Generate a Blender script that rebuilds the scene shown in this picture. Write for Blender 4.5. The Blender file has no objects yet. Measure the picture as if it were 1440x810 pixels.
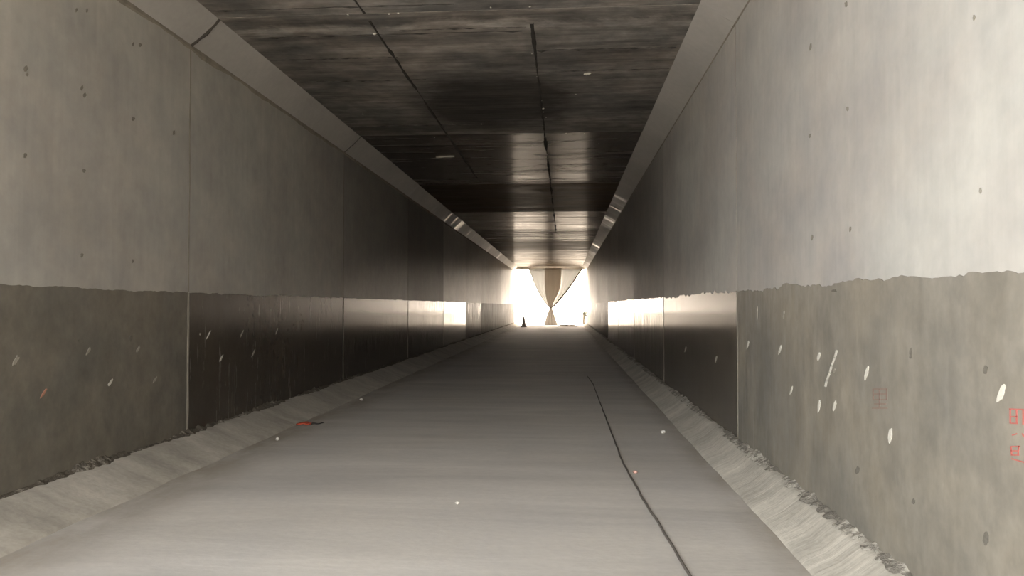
import bpy, bmesh, math, random
from mathutils import Vector, Matrix, noise as mnoise

random.seed(7)
SC = bpy.context.scene
COL = SC.collection

# ------------------------------------------------------------------ layout (metres, floor = 0, +Y runs down the tunnel)
CAMZ = 1.52
XL, XR = -3.95, 1.72                  # wall faces
GL, GR = CAMZ + 2.76, CAMZ + 2.84     # foot of the haunches
CZ = CAMZ + 3.05                      # ceiling
CXL, CXR = -3.66, 1.36                # haunch / ceiling edge
KT = CAMZ - 1.335                     # kerb top
KXL, KXR = -3.43, 1.408               # kerb toe
BAND = CAMZ + 0.145                   # top of dark coating
YE = 58.0                             # far opening
Y0L, Y0R = 1.6, -4.6                 # near opening (skewed)
JOINTS = [7.52 + 5.47 * k for k in range(0, 10)]
F = 1040.0
YAW, PITCH = 0.071, 0.024

# ------------------------------------------------------------------ camera
cam_d = bpy.data.cameras.new('camera')
cam_d.sensor_width = 36.0
cam_d.lens = F / 1440.0 * 36.0
cam_d.clip_start = 0.05
cam_d.clip_end = 600
cam = bpy.data.objects.new('camera', cam_d)
COL.objects.link(cam)
cam.location = (0, 0, CAMZ)
cam.rotation_euler = (math.pi / 2 + PITCH, 0, YAW)
SC.camera = cam


def ray(px, py):
    x, z = (px - 720) / F, -(py - 405) / F
    d = Vector((x, 1, z))
    c, s = math.cos(PITCH), math.sin(PITCH)
    d = Vector((d.x, d.y * c - d.z * s, d.y * s + d.z * c))
    c, s = math.cos(YAW), math.sin(YAW)
    return Vector((d.x * c - d.y * s, d.x * s + d.y * c, d.z))


def on_x(px, py, X):
    d = ray(px, py); t = X / d.x
    return Vector((X, d.y * t, CAMZ + d.z * t))


def on_z(px, py, Z):
    d = ray(px, py); t = (Z - CAMZ) / d.z
    return Vector((d.x * t, d.y * t, Z))


def on_y(px, py, Y):
    d = ray(px, py); t = Y / d.y
    return Vector((d.x * t, Y, CAMZ + d.z * t))


# ------------------------------------------------------------------ mesh helpers
def link(name, bm, mat, parent=None, smooth=False):
    me = bpy.data.meshes.new(name)
    bmesh.ops.recalc_face_normals(bm, faces=bm.faces[:])
    bm.to_mesh(me); bm.free()
    if smooth:
        for p in me.polygons:
            p.use_smooth = True
    o = bpy.data.objects.new(name, me)
    COL.objects.link(o)
    for m in (mat if isinstance(mat, (list, tuple)) else [mat]):
        me.materials.append(m)
    if parent is not None:
        o.parent = parent
    return o


def empty(name, loc=(0, 0, 0)):
    o = bpy.data.objects.new(name, None)
    o.empty_display_size = 0.2
    o.location = loc
    COL.objects.link(o)
    return o


def tag(o, label, cat, group=None, kind=None):
    o['label'] = label
    o['category'] = cat
    if group: o['group'] = group
    if kind: o['kind'] = kind
    return o


def struct(o, label, cat):
    return tag(o, label, cat, kind='structure')


def prism(bm, poly, off):
    """closed prism: polygon (list of Vector) pushed along off"""
    a = [bm.verts.new(p) for p in poly]
    b = [bm.verts.new(Vector(p) + Vector(off)) for p in poly]
    n = len(poly)
    bm.faces.new(a); bm.faces.new(list(reversed(b)))
    for i in range(n):
        bm.faces.new((a[i], b[i], b[(i + 1) % n], a[(i + 1) % n]))


def box(bm, x0, x1, y0, y1, z0, z1):
    prism(bm, [Vector((x0, y0, z0)), Vector((x1, y0, z0)), Vector((x1, y1, z0)), Vector((x0, y1, z0))], (0, 0, z1 - z0))


def tube(bm, pts, r, seg=8):
    rings = []
    n = len(pts)
    for i, p in enumerate(pts):
        t = (pts[min(i + 1, n - 1)] - pts[max(i - 1, 0)]).normalized()
        up = Vector((0, 0, 1)) if abs(t.z) < 0.95 else Vector((1, 0, 0))
        u = t.cross(up).normalized(); v = u.cross(t)
        rr = r[i] if isinstance(r, (list, tuple)) else r
        rings.append([bm.verts.new(p + (u * math.cos(2 * math.pi * k / seg) + v * math.sin(2 * math.pi * k / seg)) * rr) for k in range(seg)])
    for a, b in zip(rings, rings[1:]):
        for k in range(seg):
            bm.faces.new((a[k], a[(k + 1) % seg], b[(k + 1) % seg], b[k]))
    bm.faces.new(rings[0]); bm.faces.new(list(reversed(rings[-1])))


def spline(pts, n):
    """Catmull-Rom through pts"""
    out = []
    P = [pts[0]] + list(pts) + [pts[-1]]
    for i in range(1, len(P) - 2):
        for k in range(n):
            t = k / n
            a, b, c, d = P[i - 1], P[i], P[i + 1], P[i + 2]
            out.append(0.5 * ((2 * b) + (c - a) * t + (2 * a - 5 * b + 4 * c - d) * t * t + (3 * b - a - 3 * c + d) * t ** 3))
    out.append(P[-2])
    return out


def blob(bm, c, rx, ry, rz, seed=0, rough=0.25, sub=2):
    m = Matrix.Translation(c) @ Matrix.Diagonal((rx, ry, rz, 1))
    r = bmesh.ops.create_icosphere(bm, subdivisions=sub, radius=1.0)
    for v in r['verts']:
        n = mnoise.noise(v.co * 1.7 + Vector((seed * 3.1, seed, 0)))
        v.co = m @ (v.co * (1 + rough * n))


# ------------------------------------------------------------------ material helpers
class NT:
    def __init__(self, name):
        self.mat = bpy.data.materials.new(name)
        self.mat.use_nodes = True
        self.t = self.mat.node_tree
        self.b = self.t.nodes['Principled BSDF']
        tc = self.t.nodes.new('ShaderNodeTexCoord')
        self.P = tc.outputs['Object']

    def new(self, k, **kw):
        n = self.t.nodes.new(k)
        for a, v in kw.items(): setattr(n, a, v)
        return n

    def set(self, sock, v):
        if hasattr(v, 'is_linked') or isinstance(v, bpy.types.NodeSocket):
            self.t.links.new(v, sock)
        else:
            sock.default_value = v

    def scale(self, s, off=(0, 0, 0)):
        m = self.new('ShaderNodeMapping')
        m.inputs['Scale'].default_value = s
        m.inputs['Location'].default_value = off
        self.t.links.new(self.P, m.inputs['Vector'])
        return m.outputs[0]

    def noise(self, s, off=(0, 0, 0), detail=4, rough=0.55, dist=0.0):
        n = self.new('ShaderNodeTexNoise')
        n.inputs['Scale'].default_value = 1.0
        n.inputs['Detail'].default_value = detail
        n.inputs['Roughness'].default_value = rough
        n.inputs['Distortion'].default_value = dist
        self.t.links.new(self.scale(s, off), n.inputs['Vector'])
        return n.outputs['Fac']

    def math(self, op, a, b=0.0, c=0.0):
        n = self.new('ShaderNodeMath', operation=op)
        self.set(n.inputs[0], a); self.set(n.inputs[1], b); self.set(n.inputs[2], c)
        return n.outputs[0]

    def remap(self, v, a, b, c, d, smooth=False):
        n = self.new('ShaderNodeMapRange')
        if smooth: n.interpolation_type = 'SMOOTHSTEP'
        self.set(n.inputs[0], v)
        for i, q in enumerate((a, b, c, d)): n.inputs[i + 1].default_value = q
        return n.outputs[0]

    def mix(self, f, a, b, blend='MIX'):
        n = self.new('ShaderNodeMix', data_type='RGBA', blend_type=blend)
        self.set(n.inputs[0], f)
        for s, v in ((n.inputs[6], a), (n.inputs[7], b)):
            if isinstance(v, tuple): v = tuple(v) + (1,) if len(v) == 3 else v
            self.set(s, v)
        return n.outputs[2]

    def grey(self, v):
        n = self.new('ShaderNodeCombineColor')
        for i in range(3): self.set(n.inputs[i], v)
        return n.outputs[0]

    def bump(self, h, strength=0.3, dist=0.02, prev=None):
        n = self.new('ShaderNodeBump')
        n.inputs['Strength'].default_value = strength
        n.inputs['Distance'].default_value = dist
        self.t.links.new(h, n.inputs['Height'])
        if prev is not None: self.t.links.new(prev, n.inputs['Normal'])
        return n.outputs[0]

    def y(self):
        s = self.new('ShaderNodeSeparateXYZ')
        self.t.links.new(self.P, s.inputs[0])
        return s.outputs

    def done(self, col, rough=0.7, normal=None, spec=0.5, aniso=0.0, tint=None):
        if aniso:
            self.b.inputs['Anisotropic'].default_value = aniso
            v = self.new('ShaderNodeCombineXYZ'); v.inputs[1].default_value = 1.0
            self.t.links.new(v.outputs[0], self.b.inputs['Tangent'])
        if tint: self.b.inputs['Specular Tint'].default_value = tuple(tint) + (1,)
        self.set(self.b.inputs['Base Color'], col if not isinstance(col, tuple) else tuple(col) + (1,))
        self.set(self.b.inputs['Roughness'], rough)
        self.b.inputs['Specular IOR Level'].default_value = spec
        if normal is not None: self.t.links.new(normal, self.b.inputs['Normal'])
        return self.mat


def plain(name, col, rough=0.8, var=0.15, s=20, spec=0.3):
    n = NT(name)
    f = n.noise((s, s, s))
    c = n.mix(f, tuple(q * (1 - var) for q in col), tuple(min(1, q * (1 + var)) for q in col))
    return n.done(c, rough, spec=spec)


def wall_mat(name, base, seed=0.0, rough=0.62, spec=0.35, dark={}):
    n = NT(name)
    o = (seed, seed, seed)
    streak = n.noise((1, 3.2, 0.28), o, 5, 0.6)
    fine = n.noise((1, 16, .8), o, 4)
    patch = n.noise((0.9, 0.55, 0.8), o, 7, 0.62)
    cloud = n.noise((2.2, 1.9, 2.1), (seed + 9, 2, 5), 6, .6)
    speck = n.noise((9, 9, 7), (seed + 2, 8, 5), 4, .6)
    yy = n.y()[1]
    pid = n.math('FLOOR', n.math('DIVIDE', n.math('SUBTRACT', yy, 7.52), 5.47))
    wn = n.new('ShaderNodeTexWhiteNoise', noise_dimensions='1D')
    n.t.links.new(n.math('ADD', pid, seed * 3.3 + 0.5), wn.inputs['W'])
    k = n.math('MULTIPLY', n.remap(streak, .25, .75, .965, 1.035), n.remap(patch, .25, .75, .82, 1.15))
    k = n.math('MULTIPLY', k, n.remap(fine, .25, .75, .97, 1.03))
    k = n.math('MULTIPLY', k, n.remap(cloud, .28, .72, .87, 1.10))
    k = n.math('MULTIPLY', k, n.remap(speck, .28, .72, .93, 1.06))
    k = n.math('MULTIPLY', k, n.remap(wn.outputs['Value'], 0, 1, .92, 1.04))
    for p, q in dark.items():          # castings that came out darker or paler than their neighbours
        k = n.math('MULTIPLY', k, n.math('ADD', n.math('MULTIPLY', n.math('COMPARE', pid, float(p), .5), q - 1.0), 1.0))
    tint = n.mix(n.remap(cloud, .35, .65, 0, 1), base, (base[0] * 1.0, base[1] * .965, base[2] * .92))
    tint = n.mix(n.remap(patch, .4, .65, 0, .6), tint, (base[0] * .95, base[1] * .99, base[2] * .96))
    c = n.mix(1.0, tint, n.grey(k), 'MULTIPLY')
    nb = n.bump(n.math('ADD', fine, streak), .1, .02)
    r = n.math('MULTIPLY', rough, n.remap(wn.outputs['Color'], 0, 1, .85, 1.1))
    r = n.math('MULTIPLY', r, n.remap(pid, 0, 3, 1.0, .80))
    n.t.links.new(n.math('MULTIPLY', n.remap(fine, .3, .7, .8, 1.2), spec), n.b.inputs['Specular IOR Level'])
    return n.done(c, r, nb, spec, .82, (1, .74, .55))


def coat_mat(name, base, seed, rough, bumpd, spec=0.5, streakc=0.1, freq=14, hc=1.0):
    n = NT(name)
    o = (seed, seed, seed)
    streak = n.noise((1, freq, 0.9), o, 5, .65, .6)
    patch = n.noise((1.2, 1.0, 1.0), o, 7, .64)
    cloud = n.noise((4, 4, 3.4), (seed + 4, 1, 7), 5, .6)
    speck = n.noise((16, 16, 12), (seed + 2, 8, 5), 4, .6)
    k = n.math('MULTIPLY', n.remap(streak, .25, .75, 1 - streakc, 1 + streakc), n.remap(patch, .27, .73, .78, 1.18))
    k = n.math('MULTIPLY', k, n.remap(cloud, .28, .72, .84, 1.12))
    k = n.math('MULTIPLY', k, n.remap(speck, .28, .72, .9, 1.1))
    c = n.mix(1.0, n.mix(n.remap(patch, .35, .65, 0, 1), base, (base[0] * 1.02, base[1] * .97, base[2] * .9)), n.grey(k), 'MULTIPLY')
    nb = n.bump(streak, 1.0, bumpd)
    hair = n.noise((1, 16, 1.6), (seed, 3, 3), 6, .75)
    r = n.math('MULTIPLY', n.remap(streak, .3, .7, rough * (1 - .2 * hc), rough * (1 + .25 * hc)), n.remap(hair, .32, .68, 1 - .28 * hc, 1 + .35 * hc))
    wear = n.math('MULTIPLY', n.remap(hair, .3, .7, .55, 1.25), n.remap(cloud, .3, .7, .75, 1.15))
    n.t.links.new(n.math('MULTIPLY', wear, spec), n.b.inputs['Specular IOR Level'])
    return n.done(c, r, nb, spec, .91, (1, .86, .76))


def ceil_mat(name, base, seed, rough, bumpd, spec=0.5):
    n = NT(name)
    o = (seed, seed, seed)
    board = n.noise((.32, 2.6, 1), o, 7, .66, .5)
    grain = n.noise((.9, 17, 1), o, 4, .6, .4)
    patch = n.noise((.75, .8, 1), o, 7, .66, .4)
    cloud = n.noise((3, 4.5, 1), (seed, 4, 2), 5, .65)
    k = n.math('MULTIPLY', n.remap(board, .28, .72, .40, 1.55), n.remap(patch, .28, .72, .45, 1.55))
    k = n.math('MULTIPLY', k, n.remap(grain, .3, .7, .84, 1.16))
    k = n.math('MULTIPLY', k, n.remap(cloud, .3, .7, .62, 1.32))
    yy = n.y()
    # pale lime bloom along one bay edge
    e = n.math('ABSOLUTE', n.math('SUBTRACT', n.math('ADD', yy[1], n.remap(patch, .3, .7, -.25, .25)), 7.95))
    k = n.math('MULTIPLY', k, n.remap(e, .02, .16, 1.65, 1.0, True))
    # blackened damp patch in the middle of one bay
    dx = n.math('DIVIDE', n.math('ADD', yy[0], 1.0), 1.25)
    dy = n.math('DIVIDE', n.math('SUBTRACT', yy[1], 11.0), 1.5)
    d = n.math('ADD', n.math('MULTIPLY', dx, dx), n.math('MULTIPLY', dy, dy))
    d = n.math('ADD', d, n.remap(patch, .3, .7, .6, -.6))
    k = n.math('MULTIPLY', k, n.remap(d, .25, 1.5, .13, 1.0, True))
    tint = n.mix(n.remap(patch, .4, .6, 0, 1), base, (base[0] * 1.03, base[1] * .95, base[2] * .90))
    c = n.mix(1.0, tint, n.grey(k), 'MULTIPLY')
    nb = n.bump(n.math('ADD', board, n.math('MULTIPLY', grain, .25)), 1.0, bumpd)
    r = n.remap(board, .3, .7, rough * .7, rough * 1.4)
    n.t.links.new(n.math('MULTIPLY', n.math('MULTIPLY', n.remap(grain, .3, .7, .5, 1.4), n.remap(board, .3, .7, .6, 1.4)), spec), n.b.inputs['Specular IOR Level'])
    return n.done(c, r, nb, spec, .93, (1, .66, .40) if spec > .3 else (1, .93, .85))


# ------------------------------------------------------------------ materials
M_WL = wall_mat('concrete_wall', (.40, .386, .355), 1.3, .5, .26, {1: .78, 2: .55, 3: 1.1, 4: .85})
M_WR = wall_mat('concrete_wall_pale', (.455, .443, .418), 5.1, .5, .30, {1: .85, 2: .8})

M_JOINT = plain('joint_sealant', (.27, .245, .20), .7, .3, 30)
M_GROOVE = plain('joint_dark', (.05, .045, .038), .9, .3, 20)
M_SEAM = plain('seam_stain', (.235, .212, .172), .8, .45, 9)
M_FIN = plain('formwork_fin', (.045, .041, .036), .85, .4, 12)
M_TIE = plain('tie_hole', (.20, .185, .155), .9, .4, 60)
M_TIED = plain('tie_hole_coated', (.135, .125, .102), .9, .4, 60)
M_TIER = plain('tie_hole_pale', (.25, .235, .195), .9, .4, 60)
M_SCAR = plain('pale_scar', (.56, .54, .47), .85, .3, 45)
M_SCARD = plain('pale_scar_dull', (.29, .27, .225), .85, .3, 45)
M_SCARR = plain('reddish_scar', (.38, .19, .13), .85, .3, 45)
M_RED = plain('red_marker', (.42, .12, .10), .8, .3, 60)
M_REDF = plain('red_marker_faint', (.235, .165, .135), .8, .2, 60)
M_STONE = plain('pale_stone', (.72, .69, .62), .8, .2, 30)
M_PINK = plain('pink_scrap', (.62, .38, .31), .8, .2, 30)
M_ORANGE = plain('red_scrap', (.55, .10, .05), .6, .3, 30)
M_CABLE = plain('cable_sheath', (.105, .093, .080), .8, .3, 14)
M_FOAM = plain('foam_crumb', (.50, .48, .42), .85, .3, 60)
M_CONE = plain('cone_rubber', (.36, .33, .31), .6, .25, 12)
M_CONEW = plain('cone_band', (.55, .53, .5), .5, .1, 12)
M_BARK = plain('bark', (.19, .17, .14), .9, .3, 30)
M_LEAF = plain('leaf', (.09, .13, .06), .7, .35, 30)
M_RUB = plain('rubble', (.33, .31, .28), .9, .35, 9)


def floor_mat():
    n = NT('floor_concrete')
    sweep = n.noise((.28, 1.6, 1), (3, 3, 0), 6, .6, .6)
    patch = n.noise((.6, .45, 1), (1, 7, 0), 6, .6)
    fine = n.noise((14, 22, 1), (0, 0, 0), 4)
    k = n.math('MULTIPLY', n.remap(sweep, .28, .72, .84, 1.13), n.remap(patch, .28, .72, .86, 1.10))
    k = n.math('MULTIPLY', k, n.remap(fine, .25, .75, .95, 1.05))
    tint = n.mix(n.remap(patch, .38, .62, 0, 1), (.535, .512, .472), (.505, .477, .428))
    c = n.mix(1.0, tint, n.grey(k), 'MULTIPLY')
    # grit swept against both kerbs
    xx = n.y()[0]
    grit = n.noise((2.2, 1.1, 1), (4, 4, 0), 5, .65)
    dl = n.math('MULTIPLY', n.remap(xx, KXL + .05, KXL + .75, 1, 0, True), n.remap(grit, .35, .6, .25, .95))
    dr = n.math('MULTIPLY', n.remap(xx, KXR - .02, KXR - .30, 1, 0, True), n.remap(grit, .35, .6, .15, .75))
    c = n.mix(n.math('MAXIMUM', dl, dr), c, (.33, .295, .24))
    nb = n.bump(n.math('ADD', sweep, n.math('MULTIPLY', fine, .25)), .35, .02)
    return n.done(c, .75, nb, .22)


def kerb_mat(name, base, amp, freq):
    n = NT(name)
    rib = n.noise((.4, freq, .4), (2, 2, 2), 4, .6, 0)
    stain = n.noise((1.2, 2.6, 1.2), (6, 1, 2), 5, .62)
    fine = n.noise((26, 26, 26), (0, 0, 0), 3)
    k = n.math('MULTIPLY', n.remap(rib, .3, .7, 1 - amp, 1 + amp * .6), n.remap(stain, .3, .7, .72, 1.15))
    k = n.math('MULTIPLY', k, n.remap(fine, .3, .7, .92, 1.08))
    c = n.mix(1.0, base, n.grey(k), 'MULTIPLY')
    nb = n.bump(n.math('ADD', rib, n.math('MULTIPLY', fine, .2)), .6, .012)
    return n.done(c, .9, nb, .12)


M_FLOOR = floor_mat()
M_KL = kerb_mat('kerb_concrete', (.44, .41, .35), .07, 4)
M_KR = kerb_mat('kerb_combed_concrete', (.50, .47, .40), .13, 22)


def ground_mat():
    n = NT('pale_ground')
    a = n.noise((.3, .3, 1)); b = n.noise((5, 5, 1))
    c = n.mix(a, (.55, .50, .43), (.66, .62, .55))
    return n.done(c, .95, n.bump(b, .3, .05), .1)


M_GROUND = ground_mat()


def ridge_mat(name, dark, pale, lo):
    n = NT(name)
    a = n.noise((20, 20, 20), (1, 2, 3), 5, .7)
    b = n.noise((2.2, 2.2, 2.2), (5, 2, 3), 3)
    f = n.remap(n.math('ADD', a, n.math('MULTIPLY', n.math('SUBTRACT', b, .5), .6)), lo, lo + .12, 0, 1)
    c = n.mix(f, dark, pale)
    return n.done(c, .95, n.bump(a, .8, .03), .1)


M_RIDGE = ridge_mat('crumbly_mortar', (.105, .092, .072), (.33, .30, .25), .54)
M_RIDGER = ridge_mat('crumbly_mortar_pale', (.20, .185, .155), (.46, .435, .37), .48)

# ------------------------------------------------------------------ SETTING
# walls: one cast panel per segment, 12 mm apart, on a solid back
def segs(y0):
    ys = [y0] + [j for j in JOINTS if j > y0 + .3] + [YE]
    if y0 < 2.05 - .3: ys.insert(1, 2.05)
    return list(zip(ys, ys[1:]))


def make_wall(name, side, X, y0, top, mat):
    bm = bmesh.new()
    s = -1 if side == 'left' else 1
    prev = None
    for a, b in segs(y0):
        g = .006
        box(bm, X, X + s * .25, a + g, b - g, 0.0, top)
    box(bm, X + s * .03, X + s * .45, y0 + .02, YE - .02, 0.0, top + .02)
    return link(name, bm, mat)


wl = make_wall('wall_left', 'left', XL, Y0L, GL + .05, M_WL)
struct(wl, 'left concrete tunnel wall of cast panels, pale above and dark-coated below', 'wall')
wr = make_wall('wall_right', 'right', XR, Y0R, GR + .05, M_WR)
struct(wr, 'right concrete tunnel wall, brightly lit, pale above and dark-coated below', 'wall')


# the dark coat on the lower wall: one panel each, ragged upper edge
def coat_panel(parent, X, s, a, b, mat, dz=0.0, amp=.016, seed=0):
    bm = bmesh.new()
    g = .012
    step = .035 if a < 14 else .07
    n = max(4, int((b - a) / step))
    top = []
    for i in range(n + 1):
        y = a + g + (b - a - 2 * g) * i / n
        z = BAND + dz + amp * mnoise.noise(Vector((y * 1.3, seed, 0))) + amp * .8 * mnoise.noise(Vector((y * 5, seed, 3))) \
            + amp * .7 * mnoise.noise(Vector((y * 17, seed, 8)))
        top.append(Vector((X, y, z)))
    # strip quads (front) with thickness
    off = Vector((-s * .004, 0, 0))
    fr = [bm.verts.new(p + off) for p in top]; fb = [bm.verts.new(Vector((X, p.y, KT - .02)) + off) for p in top]
    br = [bm.verts.new(p) for p in top]
    for i in range(n):
        bm.faces.new((fb[i], fb[i + 1], fr[i + 1], fr[i]))
        bm.faces.new((fr[i], fr[i + 1], br[i + 1], br[i]))
    for i in (0, n):
        v = bm.verts.new(Vector((X, top[i].y, KT - .02)))
        bm.faces.new((fb[i], fr[i], br[i], v))
    return link('coated_panel', bm, mat, parent)


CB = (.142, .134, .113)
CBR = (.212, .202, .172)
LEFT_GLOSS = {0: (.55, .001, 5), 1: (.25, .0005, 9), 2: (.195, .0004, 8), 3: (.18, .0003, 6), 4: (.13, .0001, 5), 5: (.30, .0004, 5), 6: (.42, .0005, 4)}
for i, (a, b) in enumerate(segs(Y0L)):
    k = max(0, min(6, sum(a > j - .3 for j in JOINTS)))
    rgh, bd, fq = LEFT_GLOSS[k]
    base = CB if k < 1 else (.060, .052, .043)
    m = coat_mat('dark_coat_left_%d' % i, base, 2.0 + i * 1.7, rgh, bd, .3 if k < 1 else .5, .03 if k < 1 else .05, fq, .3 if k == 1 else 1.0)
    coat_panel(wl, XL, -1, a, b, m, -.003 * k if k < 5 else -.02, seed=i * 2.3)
RIGHT_GLOSS = {0: (.45, .001, 5), 1: (.185, .0004, 9), 2: (.155, .0003, 7), 3: (.14, .0002, 6), 4: (.14, .0002, 5), 5: (.33, .0005, 5), 6: (.33, .0005, 4)}
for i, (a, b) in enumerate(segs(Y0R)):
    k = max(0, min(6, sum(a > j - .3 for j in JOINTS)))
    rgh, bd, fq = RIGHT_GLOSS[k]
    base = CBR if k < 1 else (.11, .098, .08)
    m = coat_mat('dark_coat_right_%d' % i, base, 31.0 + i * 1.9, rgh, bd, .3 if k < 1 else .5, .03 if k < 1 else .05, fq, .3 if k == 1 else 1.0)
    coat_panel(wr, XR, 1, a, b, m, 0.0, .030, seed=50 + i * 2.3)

# sealant strips over the joints in the coated zone
def joint_strip(parent, X, s, y, w):
    bm = bmesh.new()
    z0, z1 = KT - .02, BAND - .01
    n = 26
    rows = []
    for i in range(n + 1):
        z = z0 + (z1 - z0) * i / n
        dy = .008 * mnoise.noise(Vector((z * 2.2, y, 0)))
        ww = w * (1 + .35 * mnoise.noise(Vector((z * 6, y, 4))))
        x = X - s * .007
        rows.append([bm.verts.new((X, y + dy - ww, z)), bm.verts.new((x, y + dy - ww * .7, z)), bm.verts.new((x, y + dy + ww * .7, z)), bm.verts.new((X, y + dy + ww, z))])
    for r, q in zip(rows, rows[1:]):
        for k in range(3):
            bm.faces.new((r[k], r[k + 1], q[k + 1], q[k]))
    link('joint_strip', bm, M_JOINT, parent)


for j in JOINTS[:4]:
    joint_strip(wl, XL, -1, j, .022 if j < 10 else .02)
    joint_strip(wr, XR, 1, j, .020 if j < 10 else .02)


# upper part of the joint: a stained line beside the groove
def joint_line(parent, X, s, y, z1, w):
    bm = bmesh.new()
    n = 40
    rows = []
    for i in range(n + 1):
        z = BAND + (z1 - BAND) * i / n
        dy = .010 * mnoise.noise(Vector((z * 1.6, y, 0)))
        ww = w * (1 + .6 * mnoise.noise(Vector((z * 4, y, 4))))
        x = X - s * .003
        rows.append([bm.verts.new((X + s * .004, y + dy - ww, z)), bm.verts.new((x, y + dy, z)), bm.verts.new((X + s * .004, y + dy + ww, z))])
    for r, q in zip(rows, rows[1:]):
        for k in range(2):
            bm.faces.new((r[k], r[k + 1], q[k + 1], q[k]))
    link('joint_line', bm, M_SEAM, parent)


for j in JOINTS[:3]:
    joint_line(wl, XL, -1, j, GL - .02, .030)
for j in JOINTS[:1]:
    joint_line(wr, XR, 1, j, GR - .02, .012)


# marks on the walls ---------------------------------------------------------
def wall_patch(name, parent, X, s, cx, cy, w, h, tilt, mat, seed, th=.004, jag=.3, base=.004):
    """irregular flat scab on a wall; outline w x h pixels about a spot of the picture, laid on the wall plane"""
    bm = bmesh.new()
    poly = []
    n = 14
    for k in range(n):
        a = 2 * math.pi * k / n
        r = 1 + jag * mnoise.noise(Vector((math.cos(a) * 1.4 + seed * 5.3, math.sin(a) * 1.4, seed)))
        dx, dy = math.cos(a) * w / 2 * r, math.sin(a) * h / 2 * r
        x = cx + dx * math.cos(tilt) - dy * math.sin(tilt)
        y = cy + dx * math.sin(tilt) + dy * math.cos(tilt)
        p = on_x(x, y, X - s * base)
        poly.append(p)
    prism(bm, poly, (-s * th, 0, 0))
    return link(name, bm, mat, parent)


# pale scars in the coating
for i, (x, y, w, h, t, m) in enumerate([
        (22, 507, 9, 16, .5, M_SCARD), (124, 494, 5, 13, .5, M_SCARD), (194, 491, 5, 11, .5, M_SCARD), (155, 538, 5, 13, .55, M_SCAR),
        (218, 534, 4, 11, .55, M_SCARD), (61, 553, 5, 16, .55, M_SCARR), (293, 471, 3, 13, .45, M_SCAR), (340, 469, 2.5, 10, .4, M_SCARD),
        (311, 504, 3, 12, .45, M_SCAR), (356, 497, 2.5, 13, .4, M_SCARD), (389, 466, 2, 11, .3, M_SCARD), (281, 470, 2, 3, 0, M_SCARD)]):
    wall_patch('pale_scar', wl, XL, -1, x, y, w * .6, h * .95, t, m, i + 1, jag=.55)
for i, (x, y, w, h, t, m) in enumerate([
        (1097, 492, 4, 14, .28, M_SCAR), (1152, 501, 5.5, 14, .25, M_SCAR), (1113, 549, 4, 13, .28, M_SCAR), (1219, 525, 6, 19, .25, M_SCAR),
        (1152, 572, 5, 15, .1, M_SCAR), (1174, 571, 5, 17, .2, M_SCAR), (1252.5, 611.5, 8, 22, .12, M_SCAR), (1409, 552, 11, 30, .38, M_SCAR),
        (1052, 484, 3.5, 12, .2, M_SCAR), (964, 491, 2.5, 9, .25, M_SCARD), (1007, 505, 3, 10, .25, M_SCARD), (1065, 441, 2.5, 18, .05, M_SCARD), (1102, 443, 3, 14, .1, M_SCARD),
        (1174, 521, 3, 6, .3, M_SCARD)]):
    wall_patch('pale_scar', wr, XR, 1, x, y, w * .6, h * .95, t, m, i + 31, jag=.55)


def wall_stroke(bm, X, s, pts, w, base=.0042, th=.002):
    for (x0, y0), (x1, y1) in zip(pts, pts[1:]):
        L = math.hypot(x1 - x0, y1 - y0) or 1
        nx, ny = -(y1 - y0) / L * w / 2, (x1 - x0) / L * w / 2
        ex, ey = (x1 - x0) / L * w * .25, (y1 - y0) / L * w * .25
        poly = [on_x(px, py, X - s * base) for px, py in ((x0 - ex + nx, y0 - ey + ny), (x1 + ex + nx, y1 + ey + ny), (x1 + ex - nx, y1 + ey - ny), (x0 - ex - nx, y0 - ey - ny))]
        prism(bm, poly, (-s * th, 0, 0))


# the long scrape
bm = bmesh.new()
lp = [(1177, 493), (1174, 503), (1170, 514), (1167, 524), (1163, 535), (1161, 543)]
wall_stroke(bm, XR, 1, lp, 2.8)
link('pale_scrape', bm, M_SCAR, wr)
# red painted marking at the near right
bm = bmesh.new()
for st in ([(1421, 575), (1421, 595)], [(1420, 575), (1441, 576), (1452, 577)], [(1430, 577), (1430, 595)], [(1422, 586), (1431, 586)], [(1421, 595), (1431, 595.5)],
           [(1439, 576), (1439, 597)], [(1424, 612), (1430, 610)], [(1438, 610), (1440, 614)],
           [(1422, 628), (1434, 628)], [(1422, 628), (1423, 640)], [(1433, 627), (1432, 639)], [(1422, 634), (1432, 634)], [(1423, 640), (1433, 640)],
           [(1423, 645), (1440, 650), (1450, 652)]):
    wall_stroke(bm, XR, 1, st, 1.6)
red = link('red_marking', bm, M_RED, wr)
red['label'] = 'red painted block strokes'
bm = bmesh.new()
for st in ([(1228, 547), (1247, 547)], [(1228, 547), (1228, 562)], [(1247, 547), (1247, 562)], [(1228, 554), (1247, 554)], [(1228, 562), (1247, 562)],
           [(1237, 547), (1237, 572)], [(1230, 568), (1246, 568)], [(1227, 574), (1248, 574)]):
    wall_stroke(bm, XR, 1, st, 1.6)
red2 = link('red_marking', bm, M_REDF, wr)
red2['label'] = 'faded red stamp'

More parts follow.
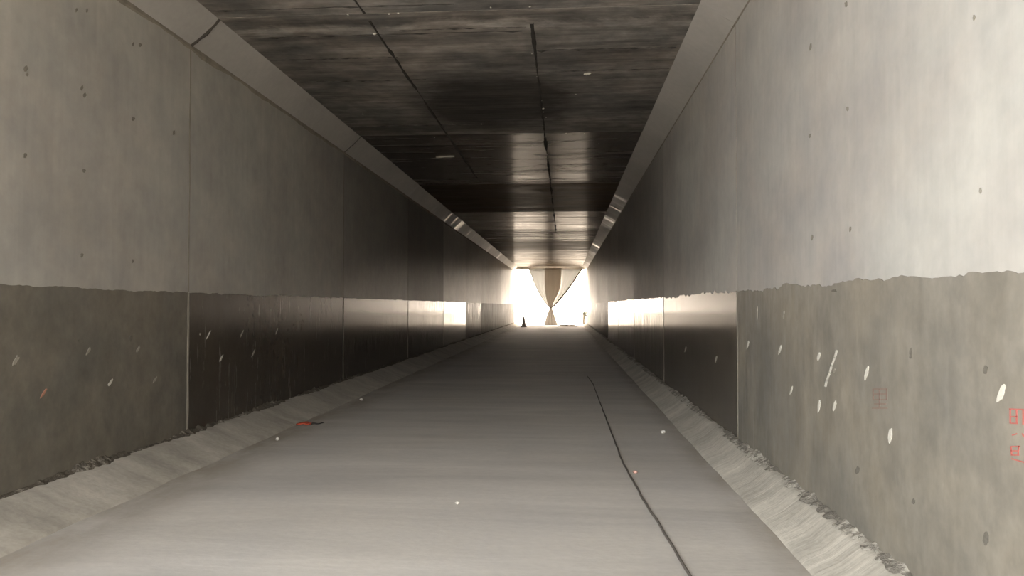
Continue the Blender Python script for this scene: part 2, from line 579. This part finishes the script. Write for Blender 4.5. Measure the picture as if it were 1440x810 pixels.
# formwork tie holes
for i, (x, y, w, h) in enumerate([(36, 97, 7, 11), (38, 105, 4, 6), (119, 134, 6, 9), (115, 124, 4, 9), (187, 167, 6, 7), (35, 219, 6, 10), (118, 240, 6, 7), (115, 359, 5, 9),
                                  (187, 367, 4, 7), (244, 187, 4, 8), (197, 63, 5, 7), (187, 62, 3, 8), (107, 14, 4, 8), (122, 15, 3, 7), (114, 480, 12, 8), (184, 476, 6, 13), (97, 428, 4, 5)]):
    wall_patch('tie_hole', wl, XL, -1, x, y, w * .75, h * .75, .2, M_TIE if y < 400 else M_TIED, i + 70, .003, .5, .002 if y < 400 else .0042)
for i, (x, y, w, h) in enumerate([(1190, 6, 5, 10), (1370, 25, 4, 10), (1192, 153, 4, 8), (1139, 191, 4, 9), (1379, 268, 4, 10), (1142, 334, 4, 9), (1196, 322, 4, 9), (1140, 66, 4, 12),
                                  (1281, 497, 5, 20), (1386, 520, 9, 17), (1387, 757, 11, 24), (1206, 661, 7, 14), (1285, 705, 6, 10), (1173, 409, 9, 5)]):
    wall_patch('tie_hole', wr, XR, 1, x, y, w * .7, h * .75, .1, M_TIER if y < 400 else M_TIED, i + 120, .003, .5, .002 if y < 400 else .0042)


# stained seam under each haunch
def seam(parent, X, s, z, y0, y1, h, name='seam_stain'):
    bm = bmesh.new()
    n = int((y1 - y0) / .12)
    rows = []
    for i in range(n + 1):
        y = y0 + (y1 - y0) * i / n
        a = h * (.55 + .5 * mnoise.noise(Vector((y * 1.2, X, 0))) + .35 * mnoise.noise(Vector((y * 6, X, 5))))
        a = max(a, .012)
        rows.append([bm.verts.new((X, y, z - a)), bm.verts.new((X - s * .008, y, z - a * .6)), bm.verts.new((X - s * .008, y, z + .004)), bm.verts.new((X, y, z + .008))])
    for r, q in zip(rows, rows[1:]):
        for k in range(3):
            bm.faces.new((r[k], r[k + 1], q[k + 1], q[k]))
    link(name, bm, M_SEAM, parent)


seam(wl, XL, -1, GL, 2.1, YE - .1, .085)
seam(wr, XR, 1, GR, 2.1, YE - .1, .022)


# haunches between wall and ceiling, one cast length per segment
def make_haunch(name, X, cx, gz, y0, s, mats):
    root = empty(name, (X, 0, gz))
    for i, (a, b) in enumerate(segs(y0)):
        bm = bmesh.new()
        g = .002
        prof = [Vector((X, a + g, gz)), Vector((cx, a + g, CZ)), Vector((cx, a + g, CZ + .25)), Vector((X + s * .3, a + g, CZ + .25)), Vector((X + s * .3, a + g, gz))]
        prism(bm, [p - Vector((X, 0, gz)) for p in prof], (0, b - a - 2 * g, 0))
        link('haunch_length', bm, mats, root)
    return root


def haunch_mat(name, base, seed):
    n = NT(name)
    o = (seed, seed, seed)
    yy = n.y()[1]
    patch = n.noise((.9, .6, .9), o, 5, .6)
    chunk = n.noise((.2, 1.6, .2), o, 3, .7)
    fine = n.noise((12, 12, 12), o, 3)
    k = n.math('MULTIPLY', n.remap(patch, .25, .75, .85, 1.12), n.remap(fine, .25, .75, .95, 1.05))
    c = n.mix(1.0, base, n.grey(k), 'MULTIPLY')
    far = n.remap(yy, 13, 22, 0, 1)
    r = n.math('SUBTRACT', .7, n.math('MULTIPLY', far, n.remap(chunk, .36, .46, .40, .0)))
    nb = n.bump(n.math('ADD', chunk, fine), .3, .004)
    return n.done(c, r, nb, .3)


M_HAL = haunch_mat('haunch_concrete', (.40, .384, .355), 4.4)
M_HAR = haunch_mat('haunch_concrete_right', (.42, .404, .375), 14.4)
h1 = make_haunch('trim_1', XL, CXL, GL, Y0L, -1, M_HAL)
struct(h1, 'sloping concrete haunch along the top of the left wall', 'haunch')
h2 = make_haunch('trim_2', XR, CXR, GR, Y0R, 1, M_HAR)
struct(h2, 'sloping concrete haunch along the top of the right wall', 'haunch')
# open joint line across the left haunch, plus finer ones further in
for yj, w in ((7.52, .022), (12.99, .014)):
    bm = bmesh.new()
    a, b = Vector((XL, yj, GL)), Vector((CXL, yj, CZ))
    nrm = Vector((GL - CZ, 0, CXL - XL)).normalized() * -1
    nrm = Vector((CZ - GL, 0, -(CXL - XL))).normalized()
    pts = []
    for i in range(13):
        t = i / 12
        pts.append(a.lerp(b, t) + Vector((0, .05 * math.sin(t * 2.2) + .01 * mnoise.noise(Vector((t * 9, 2, 0))), 0)) + nrm * .001 - Vector((XL, 0, GL)))
    tube(bm, pts, [w * (.5 + .5 * abs(mnoise.noise(Vector((i * .9, yj, 1)))) + .15) for i in range(13)], 6)
    link('joint_gap', bm, M_GROOVE, h1)

# ceiling: cast bays
ce = empty('ceiling', (0, 0, CZ))
struct(ce, 'dark board-marked concrete tunnel ceiling cast in bays', 'ceiling')
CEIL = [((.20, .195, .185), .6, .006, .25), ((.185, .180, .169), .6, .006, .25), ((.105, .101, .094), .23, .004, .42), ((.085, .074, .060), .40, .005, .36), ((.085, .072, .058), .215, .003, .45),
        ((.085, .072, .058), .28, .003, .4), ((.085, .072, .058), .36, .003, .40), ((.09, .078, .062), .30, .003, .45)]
ys = [2.05] + JOINTS + [YE]
bays = list(zip(ys, ys[1:]))
bm = bmesh.new()
prism(bm, [Vector((CXL - .02, Y0L, 0)), Vector((CXR + .02, Y0R, 0)), Vector((CXR + .02, 2.05, 0)), Vector((CXL - .02, 2.05, 0))], (0, 0, .5))
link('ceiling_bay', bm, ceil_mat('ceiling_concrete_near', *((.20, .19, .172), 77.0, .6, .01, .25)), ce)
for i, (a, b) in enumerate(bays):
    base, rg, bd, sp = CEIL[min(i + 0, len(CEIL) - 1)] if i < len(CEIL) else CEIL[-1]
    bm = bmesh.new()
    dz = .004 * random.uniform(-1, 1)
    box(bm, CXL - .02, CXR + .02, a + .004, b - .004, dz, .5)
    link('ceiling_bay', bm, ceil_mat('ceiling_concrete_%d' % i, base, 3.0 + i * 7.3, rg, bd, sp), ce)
bm = bmesh.new()
box(bm, CXL - .3, CXR + .3, 0, YE - .02, .45, .75)
link('roof_slab', bm, M_WL, ce)


bm = bmesh.new()
box(bm, XL + .01, XR - .01, YE - .06, YE + .25, CZ - .185, CZ + .4)
li = link('trim_3', bm, M_WL)
struct(li, 'concrete lintel across the top of the far tunnel mouth', 'lintel')


# formwork joint lines along the ceiling
def ceil_line(X, y0, y1, w, seed, gaps=()):
    bm = bmesh.new()
    n = int((y1 - y0) / .08)
    prev = None
    for i in range(n + 1):
        y = y0 + (y1 - y0) * i / n
        q = mnoise.noise(Vector((y * .9, seed, 0)))
        ww = w * max(.12, .62 + 1.1 * q + .7 * mnoise.noise(Vector((y * 5, seed, 2))))
        dx = .012 * mnoise.noise(Vector((y * 1.1, seed, 9)))
        d = -.012 - .008 * q
        row = [bm.verts.new((X + dx - ww, y, .004)), bm.verts.new((X + dx - ww * .5, y, d)), bm.verts.new((X + dx + ww * .5, y, d)), bm.verts.new((X + dx + ww, y, .004))]
        if prev:
            for k in range(3): bm.faces.new((prev[k], prev[k + 1], row[k + 1], row[k]))
        prev = row
    link('formwork_seam', bm, M_FIN, ce)


ceil_line(-2.08, 7.7, 17.5, .034, 1)
ceil_line(-.347, 7.9, 31, .032, 2)
ceil_line(-2.08, 2.1, 7.5, .02, 3)
# long dark board edges across the ceiling
for i, (px0, px1, py, w) in enumerate([(345, 735, 48, .018), (755, 950, 68, .022), (395, 560, 82, .016), (420, 600, 113, .016), (300, 640, 10, .016), (560, 740, 40, .012), (780, 940, 98, .012), (470, 700, 176, .02)]):
    a, b = on_z(px0, py, CZ), on_z(px1, py, CZ)
    yv = (a.y + b.y) / 2
    bm = bmesh.new()
    pts = [Vector((a.x + (b.x - a.x) * k / 30, yv + .02 * mnoise.noise(Vector((k * .3, i, 0))), -.002)) for k in range(31)]
    tube(bm, pts, [w * max(.06, .35 + 1.1 * mnoise.noise(Vector((k * .5, i, 4)))) for k in range(31)], 6)
    link('board_edge', bm, M_FIN, ce)
# foam crumbs stuck along the seams
for i, (x, y, s) in enumerate([(527, 47, .035), (549, 76, .02), (547, 19, .022), (489, 20, .02), (560, 18, .02), (748, 75, .016), (755, 107, .018), (761, 141, .02), (764, 152, .032), (764, 157, .02), (764, 176, .022),
                               (771, 235, .035), (772, 226, .02), (768, 165, .015), (677, 174, .022), (796, 187, .02), (842, 202, .022), (810, 132, .022), (698, 205, .016), (611, 193, .02), (498, 178, .018),
                               (510, 160, .018), (745, 9, .02), (690, 10, .018), (636, 174, .014), (822, 187, .016), (748, 205, .02)]):
    p = on_z(x, y, CZ)
    bm = bmesh.new()
    s *= .62
    blob(bm, Vector((p.x, p.y, -.004)), s, s * 1.3, s * .7, i, .6, 1)
    link('foam_crumb', bm, M_FOAM, ce, True)

# floor -----------------------------------------------------------------------
bm = bmesh.new()
nx, ny = 18, 130
vs = []
for j in range(ny + 1):
    t = j / ny
    y = -9 + (YE + 9) * t
    row = []
    for i in range(nx + 1):
        x = XL - .2 + (XR - XL + .4) * i / nx
        row.append(bm.verts.new((x, y, .006 * mnoise.noise(Vector((x * .8, y * .5, 0))))))
    vs.append(row)
for j in range(ny):
    for i in range(nx):
        bm.faces.new((vs[j][i], vs[j][i + 1], vs[j + 1][i + 1], vs[j + 1][i]))
fl = link('floor', bm, M_FLOOR, None, True)
struct(fl, 'dusty pale concrete tunnel floor', 'floor')


# sloping kerbs with a rough mortar ridge against the wall
def make_kerb(name, X, toe, y0, s, mat, rmat, label, ridge_h):
    bm = bmesh.new()
    prev = None
    y = y0
    while True:
        f = mnoise.noise(Vector((y * 1.5, X, 0))); g = mnoise.noise(Vector((y * 6, X, 3)))
        tx = toe + s * ((.035 if s < 0 else .014) * f + (.012 if s < 0 else .006) * g)
        zt = KT + .010 * mnoise.noise(Vector((y * .9, X, 7))) + .004 * g
        prof = [(X + s * .02, zt + .004), (X - s * .05, zt), (X + (toe - X) * .28, zt - .018 + .004 * g), (X + (toe - X) * .62, KT * .44 + .008 * f), (tx - s * .0, .022 + .006 * g), (tx - s * .03, -.012)]
        row = [bm.verts.new((px, y, pz)) for px, pz in prof]
        if prev:
            for k in range(len(row) - 1): bm.faces.new((prev[k], prev[k + 1], row[k + 1], row[k]))
        prev = row
        if y >= YE: break
        y = min(YE, y + (.06 if y < 14 else .2))
    k = link(name, bm, mat, None, True)
    struct(k, label, 'kerb')
    bm = bmesh.new()
    prev = None
    y = max(y0, .5)
    while y < YE:
        a = .35 + .8 * mnoise.noise(Vector((y * 1.1, X, 11))) + .5 * mnoise.noise(Vector((y * 7.3, X, 5))) + .45 * mnoise.noise(Vector((y * 14, X, 2)))
        h = ridge_h * max(.12, a); w = .05 * (.5 + max(0, a))
        row = [bm.verts.new((X - s * .003, y, KT + h)), bm.verts.new((X - s * .012, y, KT + h * .85)), bm.verts.new((X - s * (.02 + w * .5), y, KT + h * .35)), bm.verts.new((X - s * (.03 + w), y, KT - .012))]
        if prev:
            for q in range(3): bm.faces.new((prev[q], prev[q + 1], row[q + 1], row[q]))
        prev = row
        y += .018 if y < 12 else .12
    link('mortar_ridge', bm, rmat, k, True)
    return k


kl = make_kerb('baseboard_left', XL, KXL, Y0L, -1, M_KL, M_RIDGE, 'sloping stained concrete kerb at the foot of the left wall', .065)
kr = make_kerb('baseboard_right', XR, KXR, Y0R, 1, M_KR, M_RIDGER, 'sloping combed concrete kerb at the foot of the right wall', .05)

# ground beyond both openings
bm = bmesh.new()
def gpatch(y0, y1):
    n = 24
    g = [[bm.verts.new((-60 + 120 * i / n, y0 + (y1 - y0) * j / n, -.03 + (.0 if (y0 + (y1 - y0) * j / n) < YE + 10 else .12 * mnoise.noise(Vector((i * .7, j * .7, 0)))))) for i in range(n + 1)] for j in range(n + 1)]
    for j in range(n):
        for i in range(n): bm.faces.new((g[j][i], g[j][i + 1], g[j + 1][i + 1], g[j + 1][i]))
gpatch(YE - .05, 190); gpatch(-70, -8.95)
gr = link('ground', bm, M_GROUND, None, True)
struct(gr, 'bright open ground beyond the far tunnel mouth', 'ground')

# ------------------------------------------------------------------ THINGS
# cloth sheet at the far mouth, tied at the middle
YC = YE - .45


def cloth_mat(name, col, tr):
    n = NT(name)
    f = n.noise((3, 3, 2)); g = n.noise((60, 60, 60), detail=2)
    c = n.mix(f, tuple(q * .9 for q in col), col)
    n.done(c, .9, n.bump(g, .2, .01), .1)
    tl = n.new('ShaderNodeBsdfTranslucent'); n.set(tl.inputs['Color'], c)
    mx = n.new('ShaderNodeMixShader'); mx.inputs[0].default_value = tr
    out = [q for q in n.t.nodes if q.type == 'OUTPUT_MATERIAL'][0]
    n.t.links.new(n.b.outputs[0], mx.inputs[1]); n.t.links.new(tl.outputs[0], mx.inputs[2])
    n.t.links.new(mx.outputs[0], out.inputs[0])
    return n.mat


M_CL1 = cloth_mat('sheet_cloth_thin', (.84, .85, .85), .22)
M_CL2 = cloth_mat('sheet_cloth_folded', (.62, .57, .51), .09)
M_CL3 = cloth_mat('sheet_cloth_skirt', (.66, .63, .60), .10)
M_HEM = plain('hem_cord', (.16, .13, .11), .8)
M_TIEC = plain('tie_cord', (.20, .17, .15), .8)

tie_p = on_y(774.6, 432.5, YC)
root = empty('cloth_sheet', (tie_p.x, YC, 0))
tag(root, 'pale cloth sheet tied at the middle, hanging in the far tunnel mouth', 'sheet')


def R(p): return p - Vector((tie_p.x, YC, 0))


def curve_px(pts, n=6):
    return spline([Vector((a, b, 0)) for a, b in pts], n)


def cloth(name, Lp, Rp, mat, depth, folds, amp, nu=28):
    a, b = curve_px(Lp), curve_px(Rp)
    bm = bmesh.new()
    grid = []
    for j, (p, q) in enumerate(zip(a, b)):
        row = []
        for i in range(nu + 1):
            t = i / nu
            x = p.x + (q.x - p.x) * t; y = p.y + (q.y - p.y) * t
            w = on_y(x, y, YC)
            dy = depth + amp * math.sin(t * math.pi * 2 * folds + j * .05) * (1 if j < len(a) - 1 else .5)
            w.y = YC + dy
            row.append(bm.verts.new(R(w)))
        grid.append(row)
    for r, q in zip(grid, grid[1:]):
        for i in range(nu): bm.faces.new((r[i], r[i + 1], q[i + 1], q[i]))
    o = link(name, bm, mat, root, True)
    sm = o.modifiers.new('thick', 'SOLIDIFY'); sm.thickness = .012
    return o


TOP = 378.2
cloth('cloth_panel', [(743.6, TOP), (754.6, 406), (766, 425), (772.6, 432.5)], [(767.5, TOP), (767.3, 406), (770.2, 425), (773.8, 432.5)], M_CL1, .0, 3, .02)
cloth('cloth_panel', [(788.5, TOP), (786.5, 405.5), (778.5, 424.5), (775.6, 432.5)], [(818.3, TOP), (800, 405.5), (784.5, 424.5), (776.8, 432.5)], M_CL1, .0, 3, .02)
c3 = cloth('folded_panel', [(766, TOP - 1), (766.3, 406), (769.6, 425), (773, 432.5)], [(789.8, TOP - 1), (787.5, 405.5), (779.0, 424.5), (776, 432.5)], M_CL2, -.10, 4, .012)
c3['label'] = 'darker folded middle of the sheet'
cloth('skirt', [(773, 433), (770.3, 441), (767.5, 449), (765, 457.4)], [(776.6, 433), (778.7, 441), (781.6, 449), (784.5, 457.4)], M_CL3, -.02, 4, .02)
for pts, r in (([(743.6, TOP), (754.6, 406), (766, 425), (772.6, 432.5)], .022), ([(818.3, TOP), (800, 405.5), (784.5, 424.5), (776.8, 432.5)], .06)):
    bm = bmesh.new()
    tube(bm, [R(on_y(p.x, p.y, YC)) + Vector((0, -.03, 0)) for p in curve_px(pts)], r, 6)
    link('hem', bm, M_HEM, root, True)
bm = bmesh.new()
c = R(tie_p)
tube(bm, [c + Vector((.11 * math.cos(t * .4), .10 * math.sin(t * .4) - .02, .012 * math.sin(t))) for t in range(33)], .03, 6)
link('tie_cord', bm, M_TIEC, root, True)
bm = bmesh.new()
a, b = R(on_y(743.3, TOP - 1, YC)), R(on_y(818.6, TOP - 1, YC))
tube(bm, [a.lerp(b, k / 12) for k in range(13)], .02, 8)
for t in (.04, .5, .96):
    p = a.lerp(b, t)
    tube(bm, [p, Vector((p.x, p.y + .0, CZ + .01))], .02, 6)
link('hanging_rail', bm, M_HEM, root, True)

# cable on the floor
cp = [(834, 540), (840, 556), (846, 572), (853, 590), (860, 609), (868, 630), (876, 650), (886, 669), (895, 684), (904, 701), (915, 719), (927, 737), (938, 755), (950, 776), (962, 796), (974, 815), (990, 842)]
pts = [on_z(x, y, .009) for x, y in cp]
pts = spline(pts, 6)
for i, p in enumerate(pts): p.x += .008 * mnoise.noise(Vector((p.y * 3.1, 0, 0)))
far = [Vector((pts[0].x - .06, pts[0].y + 1.5, .012))]
bm = bmesh.new()
tube(bm, far + pts, .0085, 8)
cb = link('cable', bm, M_CABLE, None, True)
tag(cb, 'thin dark cable lying lengthwise along the right of the floor', 'cable')


# crumbs on the floor
def pebble(name, x, y, w, h, mat, label, cat, seed, z=0.0):
    p = on_z(x, y, z + .01)
    d = p.y
    r = w / 2 * d / F * .85; hh = max(.006, h / 2 * d / F * .85)
    bm = bmesh.new()
    blob(bm, Vector((0, 0, hh * .8)), r, r * 1.2, hh, seed, .55, 2)
    o = link(name, bm, mat)
    o.location = (p.x, p.y, z)
    return tag(o, label, cat)


pebble('stone', 932, 608, 8, 6, M_STONE, 'small white stone on the floor beside the combed right kerb', 'stone', 1)
pebble('stone', 643, 707, 7, 5, M_STONE, 'tiny pale stone alone in the middle of the near floor', 'stone', 2)
pebble('stone', 893, 664, 7, 5, M_PINK, 'small pinkish stone right beside the dark cable', 'stone', 3)
pebble('stone', 390, 618, 6, 6, M_STONE, 'small pale stone at the toe of the left kerb', 'stone', 4)
pebble('stone', 508, 562, 6, 4, M_STONE, 'faint pale stone further back near the left kerb', 'stone', 5)

# red scrap with dark tail
sp = on_z(428, 598, .0)
sr = empty('scrap', (sp.x, sp.y, .004))
tag(sr, 'crumpled red scrap on the floor at the left kerb', 'scrap')
bm = bmesh.new()
pts2 = []
g = [[None] * 7 for _ in range(7)]
for j in range(7):
    for i in range(7):
        u, v = i / 6 - .5, j / 6 - .5
        g[j][i] = bm.verts.new((u * .17, v * .14, .018 + .022 * mnoise.noise(Vector((u * 5, v * 5, 2))) + .012 * (1 - 2 * abs(u))))
for j in range(6):
    for i in range(6): bm.faces.new((g[j][i], g[j][i + 1], g[j + 1][i + 1], g[j + 1][i]))
o = link('wrapper', bm, M_ORANGE, sr, True)
o.modifiers.new('thick', 'SOLIDIFY').thickness = .006
bm = bmesh.new()
tube(bm, [Vector((.07 + .14 * k / 8, .03 + .11 * k / 8, .008 + .006 * math.sin(k))) for k in range(9)], [.010 * (1 - k / 10) + .003 for k in range(9)], 6)
o = link('strip', bm, M_GROOVE, sr, True); o['label'] = 'dark thin strip'

# twig by the left kerb
bm = bmesh.new()
tube(bm, [on_z(185, 698, .012), on_z(200, 690, .016), on_z(218, 682, .012), on_z(234, 675, .010)], [.009, .008, .006, .004], 6)
tw = link('twig', bm, M_BARK, None, True)
tag(tw, 'thin dark twig lying at the toe of the near left kerb', 'twig')

# pale strip clinging under the ceiling
def hang(name, pts, r, mat, label, cat):
    bm = bmesh.new()
    P = [on_z(x, y, CZ - .014) for x, y in pts]
    tube(bm, P, r, 6)
    o = link(name, bm, mat, None, True)
    return tag(o, label, cat)


hang('tape_strip', [(613, 221), (619, 220.5), (626, 220.3), (633, 220), (639, 220)], [.010, .022, .016, .022, .012], M_FOAM, 'pale strip of tape stuck flat on the dark ceiling', 'tape')
hang('tape_scrap', [(821, 104.5), (824, 104), (828, 103.5), (831, 103)], [.008, .02, .016, .008], M_FOAM, 'small white scrap stuck to the ceiling near the right haunch', 'scrap')

# cone at the left foot of the far mouth
YK = 52.5
kp = on_y(736.6, 452, YK)
co = empty('traffic_cone', (kp.x, YK, 0))
tag(co, 'small grey cone standing at the left foot of the far mouth', 'cone')
bm = bmesh.new()
prof = [(.20, .04), (.175, .06), (.10, .40), (.045, .74), (.035, .76), (.0, .76)]
def lathe(bm, prof, seg=20):
    rings = [[bm.verts.new((r * math.cos(2 * math.pi * k / seg), r * math.sin(2 * math.pi * k / seg), z)) for k in range(seg)] for r, z in prof if r > 0]
    for a, b in zip(rings, rings[1:]):
        for k in range(seg): bm.faces.new((a[k], a[(k + 1) % seg], b[(k + 1) % seg], b[k]))
    bm.faces.new(rings[0]); bm.faces.new(rings[-1])
lathe(bm, prof)
link('cone_body', bm, M_CONE, co, True)
bm = bmesh.new(); box(bm, -.22, .22, -.22, .22, 0.004, .045); bmesh.ops.bevel(bm, geom=bm.edges[:], offset=.012, segments=2)
link('base', bm, M_CONE, co)

# sapling at the right of the far mouth
YS = 58.6
p0 = on_y(821.3, 455, YS)
sa = empty('sapling', (p0.x, YS, -.03))
tag(sa, 'slim small sapling with a few twigs standing outside the far mouth at right', 'sapling')
bm = bmesh.new()
H = 1.12
tube(bm, [Vector((0, 0, 0)), Vector((-.01, 0, .4)), Vector((.03, 0, .8)), Vector((.0, 0, H))], [.10, .09, .11, .03], 7)
link('trunk', bm, M_BARK, sa, True)
for k, (z, dx, dz) in enumerate([(.70, .26, .16), (.85, .22, .22), (.62, .17, -.06), (.8, -.10, .2)]):
    bm = bmesh.new()
    tube(bm, [Vector((.02, 0, z)), Vector((dx * .5, .03 * (-1) ** k, z + dz * .4)), Vector((dx, .05 * (-1) ** k, z + dz))], [.06, .06, .04], 6)
    link('branch', bm, M_BARK, sa, True)
bm = bmesh.new()
for k in range(150):
    t = random.random()
    q = Vector((random.gauss(.02, .07), random.gauss(0, .07), random.uniform(.5, H + .08)))
    if k % 3 == 0: q = Vector((random.uniform(.1, .27), random.gauss(0, .04), random.uniform(.66, 1.05)))
    a = random.random() * 6.28
    u = Vector((math.cos(a), math.sin(a), random.uniform(-.5, .5))) * .07; v = Vector((-math.sin(a), math.cos(a), .3)) * .035
    bm.faces.new([bm.verts.new(q - u), bm.verts.new(q + v), bm.verts.new(q + u), bm.verts.new(q - v)])
link('foliage', bm, M_LEAF, sa)


# rubble at the foot of the mouth
def heap(x0, x1, ytop, Y, label, seed, flat):
    a, b = on_y(x0, 460, Y), on_y(x1, 460, Y)
    h = on_y((x0 + x1) / 2, ytop, Y).z
    cx = (a.x + b.x) / 2; w = (b.x - a.x) / 2
    bm = bmesh.new()
    n = 26; mm = 10
    g = []
    for j in range(mm + 1):
        v = -1 + 2 * j / mm
        row = []
        for i in range(n + 1):
            u = -1 + 2 * i / n
            e = max(0, 1 - abs(u) ** flat) * max(0, 1 - v * v)
            z = h * e * (1 + .35 * mnoise.noise(Vector((u * 4, v * 3, seed))))
            row.append(bm.verts.new((u * w, v * .5, z - .012)))
        g.append(row)
    for j in range(mm):
        for i in range(n): bm.faces.new((g[j][i], g[j][i + 1], g[j + 1][i + 1], g[j + 1][i]))
    o = link('rubble_heap', bm, M_RUB, None, True)
    o.location = (cx, Y, 0)
    return tag(o, label, 'rubble')


heap(741, 766, 457.6, 54.5, 'low grey rubble heap left of the tied sheet', 3, 2.0)
heap(784.5, 812, 456.2, 54.5, 'low flat-topped rubble heap right of the tied sheet', 9, 6.0)

# ------------------------------------------------------------------ LIGHT: only the sky at both mouths
w = bpy.data.worlds.new('sky')
SC.world = w
w.use_nodes = True
t = w.node_tree
bg = t.nodes['Background']
tc = t.nodes.new('ShaderNodeTexCoord')
sep = t.nodes.new('ShaderNodeSeparateXYZ')
t.links.new(tc.outputs['Generated'], sep.inputs[0])
mr = t.nodes.new('ShaderNodeMapRange'); mr.interpolation_type = 'SMOOTHSTEP'
t.links.new(sep.outputs[1], mr.inputs[0])
mr.inputs[1].default_value = -.4; mr.inputs[2].default_value = .4
mx = t.nodes.new('ShaderNodeMix'); mx.data_type = 'RGBA'
t.links.new(mr.outputs[0], mx.inputs[0])
BACK, FRONT = 9.2, 17.0
mx.inputs[6].default_value = (.985 * BACK, .985 * BACK, 1.0 * BACK, 1)
mx.inputs[7].default_value = (1 * FRONT, .84 * FRONT, .68 * FRONT, 1)
t.links.new(mx.outputs[2], bg.inputs['Color'])
bg.inputs['Strength'].default_value = 1.0
w.cycles.sampling_method = 'MANUAL'
w.cycles.sample_map_resolution = 256

# ------------------------------------------------------------------ view
SC.view_settings.view_transform = 'Standard'
SC.view_settings.look = 'None'
SC.view_settings.gamma = 1
SC.view_settings.exposure = 0.0
SC.view_settings.use_curve_mapping = False
SC.cycles.use_denoising = True
SC.cycles.max_bounces = 12
SC.cycles.diffuse_bounces = 8
SC.cycles.glossy_bounces = 6
SC.cycles.sample_clamp_indirect = 12
